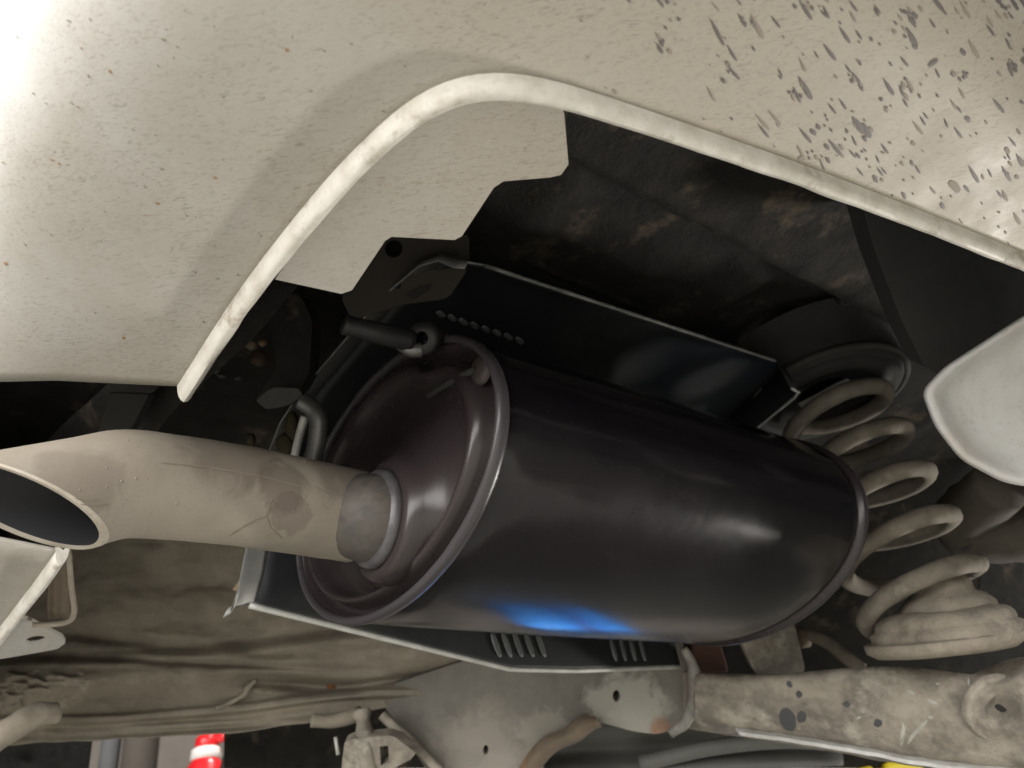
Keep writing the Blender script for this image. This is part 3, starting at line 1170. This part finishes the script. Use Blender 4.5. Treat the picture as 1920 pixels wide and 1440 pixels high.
V, F = lathe(b0 + RIGHT * .012, tilt, [(.044, .024), (.043, .036), (.036, .044), (.028, .047), (.027, .056), (.023, .062), (.013, .066), (0, .067)], 48)
V = [b0 + (v - b0) * (.95 + .06 * noise.noise(v * 32) + .03 * noise.noise(v * 90)) for v in V]
new_obj('bump_stop', V, F, dust_rubber, seat)

top = thing('spring_cup', (SC.x, SC.y, .42), 'dark ringed upper cup holding the top of the coil spring', 'spring seat')
V, F = lathe(SC + ZH * .425, ZH, [(.03, .004), (.050, .0), (.058, -.006), (.066, -.002), (.074, .0), (.080, -.004), (.086, .002), (.090, .012), (.092, .03), (.11, .05)], 56)
new_obj('cup', V, F, grime('spring_cup_dark', (.034, .032, .03), (.022, .021, .02), None, 30), top)
V, F = tube([SC + Vector((.0875 * math.cos(t), .0875 * math.sin(t), .427)) for t in [2 * math.pi * k / 64 for k in range(65)]], .004, 8, caps=False)
new_obj('ring', V, F, grime('spring_ring', (.05, .048, .044), (.032, .031, .029), None, 40), top)

rod = thing('sensor_rod', P(1838, 1120, .72), 'thin steel rod standing inside the coil spring', 'rod')
V, F = tube([P(1836, 1085, .73), P(1841, 1155, .715)], .0018, 8)
new_obj('rod', V, F, steel_rod, rod)

# ------------------------------------------------------------------ suspension arm under the spring
arm = thing('suspension_arm', P(1600, 1320, .78), 'long dusty grey suspension arm under the spring at lower right', 'suspension arm')


def arm_d(x):
    return .865 - (x - 1285) * (.175 / 640.0)


top_px = [(1303, 1260), (1345, 1263), (1400, 1264), (1480, 1263), (1560, 1256), (1640, 1250), (1720, 1252), (1800, 1262), (1870, 1266), (1930, 1246), (2000, 1226), (2150, 1215)]
bot_px = [(1303, 1350), (1345, 1358), (1400, 1366), (1480, 1377), (1560, 1390), (1640, 1404), (1720, 1419), (1800, 1430), (1870, 1437), (1930, 1442), (2000, 1446), (2150, 1450)]
tp_c = catmull([Vector((x, y, 0)) for x, y in top_px], 6)
bt_c = catmull([Vector((x, y, 0)) for x, y in bot_px], 6)
AJ = 18


def arm_pt(i, j):
    a, b = tp_c[i], bt_c[i]
    t = j / (AJ - 1)
    x, y = a.x + (b.x - a.x) * t, a.y + (b.y - a.y) * t
    d = arm_d(x)
    # rounded top edge, slight crown, turned lip at the bottom
    bulge = .012 * (1 - (2 * t - 1) ** 2) ** .5 if 0 < t < 1 else 0
    d2 = d - bulge + .006 * math.exp(-((t - .36) / .10) ** 2) * (1 if x < 1640 else .3)
    # raised bushing boss at the right end
    r = math.hypot(x - 1875, (y - 1325) * 1.25)
    d2 -= .006 * math.exp(-((r - 52) / 16.0) ** 2)
    d2 += .004 * math.exp(-(r / 22.0) ** 2)
    p = P(x, y, d2)
    return p + FWD * (.0022 * noise.noise(p * 45) + .0012 * noise.noise(p * 110))


NI = len(tp_c)
V, F = grid(NI, AJ, arm_pt)
n0 = len(V)
for i in range(NI):                                  # top and back faces give it depth
    V.append(arm_pt(i, 0) + Vector((-.01, .045, .012)))
    V.append(arm_pt(i, AJ - 1) + Vector((-.01, .05, .004)))
for i in range(NI - 1):
    a, b = n0 + 2 * i, n0 + 2 * i + 2
    F += [(i * AJ, (i + 1) * AJ, b, a), (a, b, b + 1, a + 1), (a + 1, b + 1, (i + 1) * AJ + AJ - 1, i * AJ + AJ - 1)]
F.append(tuple(range(AJ)) + (n0 + 1, n0))
armo = new_obj('beam', V, F, dusty_arm, arm, auto=60)
lowp = [arm_pt(i, AJ - 1) - FWD * .002 - ZH * .001 for i in range(10, NI)]
V, F = grid(len(lowp), 6, lambda i, j: lowp[i] + [Vector(), FWD * -.006, FWD * -.0065 + ZH * -.0035, FWD * -.004 - ZH * .004, FWD * .004 - ZH * .004, FWD * .004][j], closed_v=True)
new_obj('bottom_flange', V, F, arm_edge, arm, auto=40)
ARM_BVH = BVHTree.FromPolygons([Vector(v) for v in grid(NI, AJ, arm_pt)[0]], grid(NI, AJ, arm_pt)[1])


def blot(name, mat, parent, bvh, specs, lift=.0006):
    V, F = [], []
    for (x, y, w, h, ang) in specs:
        m = 16
        pts = []
        for k in range(m):
            t = 2 * math.pi * k / m
            rr = 1 + .18 * noise.noise(Vector((math.cos(t) * 1.3, math.sin(t) * 1.3, x)))
            u, v = w * math.cos(t) * rr, h * math.sin(t) * rr
            r = ray(x + u * math.cos(ang) - v * math.sin(ang), y + u * math.sin(ang) + v * math.cos(ang)).normalized()
            hh = bvh.ray_cast(Vector((0, 0, 0)), r)
            if hh[0] is None:
                break
            pts.append(hh[0] - r * lift)
        if len(pts) < m:
            continue
        r = ray(x, y).normalized()
        hh = bvh.ray_cast(Vector((0, 0, 0)), r)
        b = len(V)
        V += pts + [hh[0] - r * lift * 1.6]
        F += [(b + k, b + (k + 1) % m, b + m) for k in range(m)]
    if V:
        return tag(new_obj(name, V, F, mat, parent), kind='stuff')


oil = M('oil_stain_dark', (.06, .06, .062), .6)
blot('oil_spots', oil, arm, ARM_BVH, [(1477, 1350, 15, 24, -.35), (1503, 1344, 9, 12, .2), (1453, 1364, 6, 11, -.5), (1587, 1321, 7, 6, .5), (1646, 1356, 8, 8, .6), (1480, 1283, 5, 7, -.6),
                                        (1498, 1302, 6, 7, -.4)])
blot('scuffs', scuffed, arm, ARM_BVH, [(1692, 1378, 4, 22, .1), (1722, 1368, 4, 26, .75), (1712, 1380, 3, 18, .6), (1708, 1298, 8, 3, .5), (1748, 1316, 10, 3, .4), (1610, 1346, 5, 2.5, -.4), (1745, 1345, 5, 3, .3),
                                        (1816, 1278, 2, 8, 0), (1758, 1282, 4, 3, 0)])
blot('bushing_hole', black_hole, arm, ARM_BVH, [(1876, 1328, 12, 6, .5)], .0004)
hb = ARM_BVH.ray_cast(Vector((0, 0, 0)), ray(1870, 1328).normalized())[0]
bn = (-FWD + ZH * -.1).normalized()
V, F = lathe(hb + bn * .001, bn, [(.031, -.004), (.0305, .0015), (.028, .003), (.025, .0018), (.019, .001), (.0145, .0022), (.0125, .002), (.0105, -.002)], 48)
V = [v + bn * (.0012 * noise.noise(v * 130)) for v in V]
new_obj('bushing_boss', V, F, dusty_arm, arm)

# ------------------------------------------------------------------ subframe bracket
sub = thing('subframe', P(1000, 1340, .9), 'grey scratched subframe member with holes below the heat shield', 'subframe')
outl = [(700, 1296), (800, 1262), (960, 1210), (1150, 1200), (1272, 1205), (1290, 1222), (1298, 1262), (1298, 1306), (1284, 1345), (1262, 1368), (1232, 1377), (1190, 1372), (1120, 1353), (1085, 1353),
        (1062, 1376), (1020, 1396), (985, 1440), (960, 1500), (840, 1500), (790, 1430), (756, 1376)]
outl = rnd_poly(outl, .3, 3)


def sub_d(x, y):
    return .93 - (x - 700) * .00006 - .03 * max(0, (y - 1330) / 110.0)


def elps(x, y, rx, ry, n=16):
    return [P(x + rx * math.cos(2 * math.pi * k / n), y + ry * math.sin(2 * math.pi * k / n), sub_d(x, y)) for k in range(n)]


def worn_subframe():
    m = M('subframe_worn', (.125, .12, .11), .75, spec=.3)
    n = NT(m)
    base = n.mix(n.ramp(n.noise(14, 7, .65), .35, .65), (.185, .172, .148), (.115, .108, .096))

    def near(px, py, rad, lo, hi):
        v = P(px, py, sub_d(px, py)) - sub.location
        d = n.new('ShaderNodeVectorMath', operation='DISTANCE')
        n.t.links.new(n.co, d.inputs[0])
        d.inputs[1].default_value = v
        k = n.math('SUBTRACT', n.ramp(d.outputs['Value'], rad, 0), .0)
        return n.ramp(n.math('ADD', k, n.math('MULTIPLY', n.noise(48, 6, .65, None, .6), .9)), lo, hi)
    base = n.mix(n.math('MULTIPLY', near(905, 1425, .10, .75, 1.1), .8), base, (.27, .245, .21))
    base = n.mix(n.math('MULTIPLY', near(1020, 1372, .05, .85, 1.0), .7), base, (.26, .24, .20))
    base = n.mix(n.math('MULTIPLY', near(1175, 1325, .085, .86, 1.05), .75), base, (.34, .33, .285))
    base = n.mix(n.math('MULTIPLY', near(1240, 1368, .026, .85, 1.1), .7), base, (.24, .12, .065))
    n.color(base)
    n.bump(n.noise(60, 8, .7), .5, .003)
    return m


so = plate([P(p.x, p.y, sub_d(p.x, p.y)) for p in outl], FWD * .035, holes=[elps(1156, 1305, 7, 11), elps(911, 1406, 5, 9)], name='web', mat=worn_subframe(), parent=sub, smooth=True)
bevel(so, .004, 3, 40)
# rounded ear at the right end and folded rusty bottom flange
ear = [(1282, 1215), (1296, 1240), (1304, 1280), (1300, 1325), (1284, 1354), (1256, 1376)]
V, F = tube(catmull([P(x, y, .862) for x, y in ear], 6), (lambda t: .0085 - .004 * abs(2 * t - 1)), 12, jit=.002)
new_obj('ear_edge', V, F, grime('ear_edge_worn', (.26, .245, .215), (.12, .113, .10), (.20, .12, .07), 45, .7, .5, .0015), sub)
fl = [(1118, 1352), (1092, 1356), (1060, 1380), (1020, 1398), (990, 1430), (960, 1480)]
flp = catmull([P(x, y, .865) for x, y in fl], 6)
V, F = grid(len(flp), 5, lambda i, j: flp[i] + [FWD * .02, Vector(), RIGHT * .009 - UP * .004, RIGHT * .016 - UP * .012 + FWD * .012, RIGHT * .014 - UP * .016 + FWD * .03][j] * (1 if i > 2 else .6))
new_obj('bottom_flange', V, F, rust_metal, sub)
SUB_BVH = BVHTree.FromPolygons([P(x, y, sub_d(x, y)) for x, y in [(600, 1150), (1400, 1150), (1400, 1329), (600, 1329), (600, 1520), (1400, 1520)]], [(0, 1, 2, 3), (3, 2, 5, 4)])
scr = []
for (x0, y0, x1, y1) in ((905, 1280, 925, 1320), (972, 1265, 990, 1300), (920, 1345, 1000, 1305), (890, 1315, 895, 1365), (950, 1340, 955, 1370), (985, 1330, 1000, 1300)):
    L = math.hypot(x1 - x0, y1 - y0) / 2
    scr.append(((x0 + x1) / 2, (y0 + y1) / 2, L, 2.0, math.atan2(y1 - y0, x1 - x0)))
blot('scratches', grime('scratch_grey', (.17, .165, .155), (.14, .135, .13), None, 30), sub, SUB_BVH, scr, .0044)

# bracket and rubber block between muffler and arm
blk = thing('mounting_block', P(1330, 1225, .93), 'rusty red block between heat shield and suspension arm', 'block')
pl = rnd_poly([(1296, 1190), (1345, 1190), (1368, 1262), (1300, 1262)], .15, 2)
plate([P(p.x, p.y, .93) for p in pl], FWD * .05, name='block', mat=grime('rusty_red', (.13, .065, .045), (.09, .05, .038), None, 30), parent=blk, bev=.003)
brk2 = thing('arm_bracket', P(1450, 1225, .88), 'flat dusty bracket plate standing on the suspension arm below the muffler', 'bracket')
pl = rnd_poly([(1380, 1180), (1490, 1165), (1512, 1262), (1418, 1268)], .12, 2)
plate([P(p.x, p.y, .87 - (p.y - 1180) * .0003) for p in pl], FWD * .02, name='plate', mat=dusty_arm, parent=brk2, bev=.002)
hose = thing('brake_hose', P(1560, 1215, .88), 'bent dusty brake hose leading to the suspension arm', 'hose')
V, F = tube(catmull([P(1488, 1192, .92), P(1520, 1192, .90), P(1550, 1204, .885), P(1580, 1228, .87), P(1618, 1256, .86)], 6), .0075, 12, jit=.0008)
new_obj('hose', V, F, dusty_spring, hose)
V, F = lathe(P(1503, 1195, .905), RIGHT, [(.0, -.006), (.011, -.006), (.012, 0), (.011, .008), (0, .008)], 16)
new_obj('clip', V, F, rust_metal, hose)

# anti-roll link at the bottom, left of the subframe
link = thing('link_bolt', P(690, 1390, .86), 'dusty bolt and forked link at the bottom edge left of the subframe', 'link')
V, F = tube(catmull([P(678, 1335, .88), P(682, 1360, .87), P(686, 1400, .85), P(690, 1470, .84)], 6), (lambda t: .011 - .003 * math.sin(t * 6) ** 2), 16, jit=.0008)
new_obj('bolt', V, F, dusty_arm, link)
pl = rnd_poly([(646, 1392), (660, 1386), (735, 1378), (780, 1412), (770, 1424), (740, 1440), (650, 1480), (640, 1440)], .2, 3)
hl = [(712, 1400), (728, 1398), (730, 1430), (714, 1436)]
plate([P(p.x, p.y, .845) for p in pl], FWD * .018, holes=[[P(x, y, .845) for x, y in hl]], name='fork', mat=dusty_arm, parent=link, bev=.003)
V, F = tube(catmull([P(585, 1350, .90), P(620, 1352, .90), P(655, 1345, .89), P(672, 1338, .88)], 6), .008, 10, jit=.001)
new_obj('lug', V, F, under_brown, link)
V, F = tube(catmull([P(716, 1340, .885), P(738, 1362, .88), P(765, 1385, .875), P(810, 1430, .87), P(850, 1480, .865)], 6), .0055, 10)
new_obj('edge', V, F, dusty_arm, link)
tie = tag(new_obj('wire_end', *tube([P(629, 1382, .86), P(634, 1415, .855)], .0022, 8), shield_edge), 'short white wire end at the bottom beside the link bolt', 'wire')

# floor panel further forward, seen below the subframe
V, F = grid(30, 14, lambda i, j: PZ(1020 + 560 * i / 29, 1318 + 150 * j / 13, .235 + .02 * math.sin(j * .5) + .006 * noise.noise(Vector((i * .2, j * .3, 3)))) if False else
            P(1020 + 560 * i / 29, 1322 + 140 * j / 13 - i * .9, 1.02 + .012 * math.cos(j * .75) - .05 * j / 13))
fp = new_obj('front_floor_panel', V, F, pan_grey)
s = fp.modifiers.new('t', 'SOLIDIFY'); s.thickness = .004
tag(fp, 'smooth grey floor panel with long ridge below the subframe', 'floor panel')
V, F = tube(catmull([P(1200, 1432, .96), P(1330, 1402, .95), P(1470, 1388, .94), P(1600, 1396, .94)], 6), .010, 10)
new_obj('ridge', V, F, pan_grey, fp)

# dark cross wall deep in front that closes the view
V, F = grid(30, 12, lambda i, j: P(420 + 1900 * i / 29, 560 + 880 * j / 11, 1.22 + .03 * noise.noise(Vector((i * .3, j * .4, 0)))))
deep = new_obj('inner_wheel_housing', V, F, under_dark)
tag(deep, 'dark inner wheel housing wall behind the coil spring', 'body panel')
V, F = tube(catmull([P(1880, 905, .80), P(1800, 985, .86), P(1900, 1000, .84), P(2050, 930, .80)], 8), .03, 14, jit=.004)
tag(new_obj('wheel_hub_carrier', V, F, grime('hub_brown_dim', (.09, .078, .062), (.06, .053, .043), None, 15)), 'dim brown hub carrier behind the coil spring at right', 'hub carrier')

# dark tyre-like round shape and stay at the bottom left, behind the red bottle
dk = thing('dark_undertray', P(560, 1400, 1.30), 'dark undertray panel beside the red spray bottle', 'panel')
pl = [(440, 1372), (660, 1330), (700, 1345), (640, 1500), (400, 1500)]
plate([P(x, y, 1.30) for x, y in pl], FWD * .03, name='panel', mat=grime('undertray_black', (.035, .033, .031), (.025, .024, .023), None, 10), parent=dk, bev=.004)
V, F = tube([P(445, 1372, 1.28), P(405, 1500, 1.28)], .010, 10)
new_obj('edge', V, F, subframe_mat, dk)

dk2 = thing('splash_shield', P(60, 1420, 1.25), 'black crinkled splash shield at the bottom left corner', 'panel')
V, F = grid(30, 14, lambda i, j: P(-300 + 480 * i / 29 - j * 1.5, 1340 + 150 * j / 13, 1.25 + .02 * noise.noise(Vector((i * .5, j * .4, 0)))))
o = new_obj('panel', V, F, grime('splash_shield_black', (.03, .031, .032), (.05, .05, .05), None, 40), dk2)

# ------------------------------------------------------------------ far things under the car
bench = thing('workbench', (-.9, 2.35, FZ), 'grey workbench far behind the car', 'workbench')
bx = lambda x0, x1, y0, y1, z0, z1: ([(x, y, z) for x in (x0, x1) for y in (y0, y1) for z in (z0, z1)],
                                     [(0, 1, 3, 2), (4, 6, 7, 5), (0, 4, 5, 1), (2, 3, 7, 6), (0, 2, 6, 4), (1, 5, 7, 3)])
BP = P(385, 1440, 2.05)
bt = BP.z - .16
new_obj('top', *bx(-1.6, -.3, BP.y - .25, BP.y + .3, bt - .04, bt), wall_mat, bench, smooth=False)
for x in (-1.55, -.40):
    for y in (BP.y - .2, BP.y + .2):
        new_obj('leg', *bx(x, x + .06, y, y + .06, FZ, bt - .04), wall_mat, bench, smooth=False)
for k, (x, w, c, lab) in enumerate(((205, .030, (.12, .12, .12), 'thin pale grey post in the far background left of the red bottle'), (262, .055, (.10, .085, .07), 'thick brown post in the far background left of the red bottle'))):
    q = P(x, 1420, 2.5)
    ps = thing('post', (q.x, q.y, FZ), lab, 'post')
    V, F = lathe(Vector((q.x, q.y, FZ)), ZH, [(0, 0), (w * 1.6, 0), (w * 1.6, .02), (w, .03), (w, 1.6), (0, 1.6)], 24)
    new_obj('shaft', V, F, grime('post_paint_%d' % k, c, tuple(v * .75 for v in c), None, 4), ps, auto=40)
red = M('red_plastic', (.75, .015, .02), .35, coat=.3)
white = M('white_plastic', (.85, .83, .78), .4)
bot = thing('spray_bottle', Vector((BP.x, BP.y, bt)), 'blurred red and white spray bottle at the bottom left edge', 'bottle')
bb = Vector((BP.x, BP.y, bt))
tz = P(385, 1372, 2.05).z - bt
ax = ZH
zz = lambda y: P(385, y, 2.05).z - bt
V, F = lathe(bb, ax, [(0, 0), (.045, .0), (.047, .02), (.046, zz(1428) - .01), (.034, zz(1422))], 32)
new_obj('body', V, F, red, bot)
V, F = lathe(bb, ax, [(.030, zz(1424)), (.040, zz(1421)), (.038, zz(1400)), (.030, zz(1396))], 32)
new_obj('collar', V, F, white, bot)
hd = bb + ax * zz(1398)
V, F = lathe(hd, ax, [(.026, 0), (.030, .004), (.030, .024), (.022, .034), (0, .036)], 24)
new_obj('trigger_head', V, F, red, bot)
hp = hd + ZH * .018
V, F = tube([hp, hp + Vector((.05, 0, .004)), hp + Vector((.085, 0, .004))], .013, 16)
new_obj('nozzle', V, F, red, bot)

yl = M('yellow_paint', (.80, .62, .02), .45)
YP = P(1645, 1437, 1.25)
stand = thing('yellow_pads', YP, 'two dull yellow pads just showing at the bottom edge right', 'pad')
new_obj('carrier', *bx(YP.x - .10, YP.x + .10, YP.y + .03, YP.y + .06, YP.z - .02, YP.z + .005), under_dark, stand, smooth=False)
for dx in (-.045, .03):
    o = new_obj('pad', *bx(YP.x + dx - .03, YP.x + dx + .03, YP.y - .03, YP.y + .03, YP.z - .03, YP.z + .001), yl, stand, smooth=False)
    bevel(o, .006)
print('objects', len(COL.objects))

# two unseen blue cylinders added by the far wall for the muffler's blue reflection
blue = grime('blue_cylinder_paint', (.06, .32, .95), (.05, .26, .80), None, 6, .45, .1, .002)
for k, (x, r, lab) in enumerate(((-.10, .13, 'wide blue cylinder, out of view, added for the blue reflection on the muffler'), (.12, .075, 'slim blue cylinder, out of view, added for the blue reflection on the muffler'))):
    dr = thing('reflection_cylinder', (x, 2.75, FZ), lab, 'added cylinder', 'added reflection cylinders by the far wall')
    V, F = lathe(Vector((x, 2.75, FZ)), ZH, [(0, 0), (r * .9, 0), (r, .02), (r, .62), (r * .85, .70), (r * .5, .75), (r * .3, .765), (r * .3, .80), (0, .80)], 48)
    new_obj('bottle', V, F, blue, dr, auto=50)

# grit and hairline stains on the tail pipe
dg = [tuple(v.co) for v in sleeve.data.vertices]
PIPE_BVH = BVHTree.FromPolygons([Vector(v) + Vector(muf.location) for v in dg], [tuple(p.vertices) for p in sleeve.data.polygons])
V, F = [], []
for k in range(26):
    x, y = (random.gauss(215, 60), random.gauss(930, 55)) if k < 20 else (random.uniform(260, 640), random.uniform(850, 1020))
    h = PIPE_BVH.ray_cast(Vector((0, 0, 0)), ray(x, y).normalized())
    if h[0] is None or x < 60:
        continue
    rr = random.uniform(.0003, .0008)
    n_ = h[1] if h[1].dot(ray(x, y)) < 0 else -h[1]
    v2, f2 = lathe(h[0] - n_ * .0002, n_, [(rr * 1.5, 0), (rr * 1.1, rr * .5), (rr * .5, rr * .85), (0, rr * .95)], 8)
    b = len(V)
    V += v2
    F += [tuple(i + b for i in f) for f in f2]
tag(new_obj('grit', V, F, tan_pipe, sleeve), kind='stuff')
stain = M('pipe_hairline_stain', (.165, .138, .11), .8)


def stroke(pts, w):
    out = []
    for (a, b), (c, d) in zip(pts, pts[1:]):
        L = math.hypot(c - a, d - b) / 2
        out.append(((a + c) / 2, (b + d) / 2, L + .6, w * random.uniform(.6, 1.3), math.atan2(d - b, c - a)))
    return out


sk = stroke([(300, 868), (340, 871), (390, 876), (440, 884), (490, 893), (530, 903), (565, 913)], 1.5)
sk += stroke([(590, 912), (615, 925), (645, 926), (680, 927)], 1.5)
sk += stroke([(430, 1005), (455, 990), (480, 975), (500, 968)], 1.3)
sk += stroke([(500, 968), (505, 945), (512, 932)], 2.2) + stroke([(500, 968), (508, 990), (530, 1010)], 1.6)
sk += stroke([(140, 935), (165, 940), (190, 938)], 1.0) + stroke([(150, 945), (180, 950), (205, 946)], 1.0)
blot('hairline_stains', stain, sleeve, PIPE_BVH, sk, .0003)
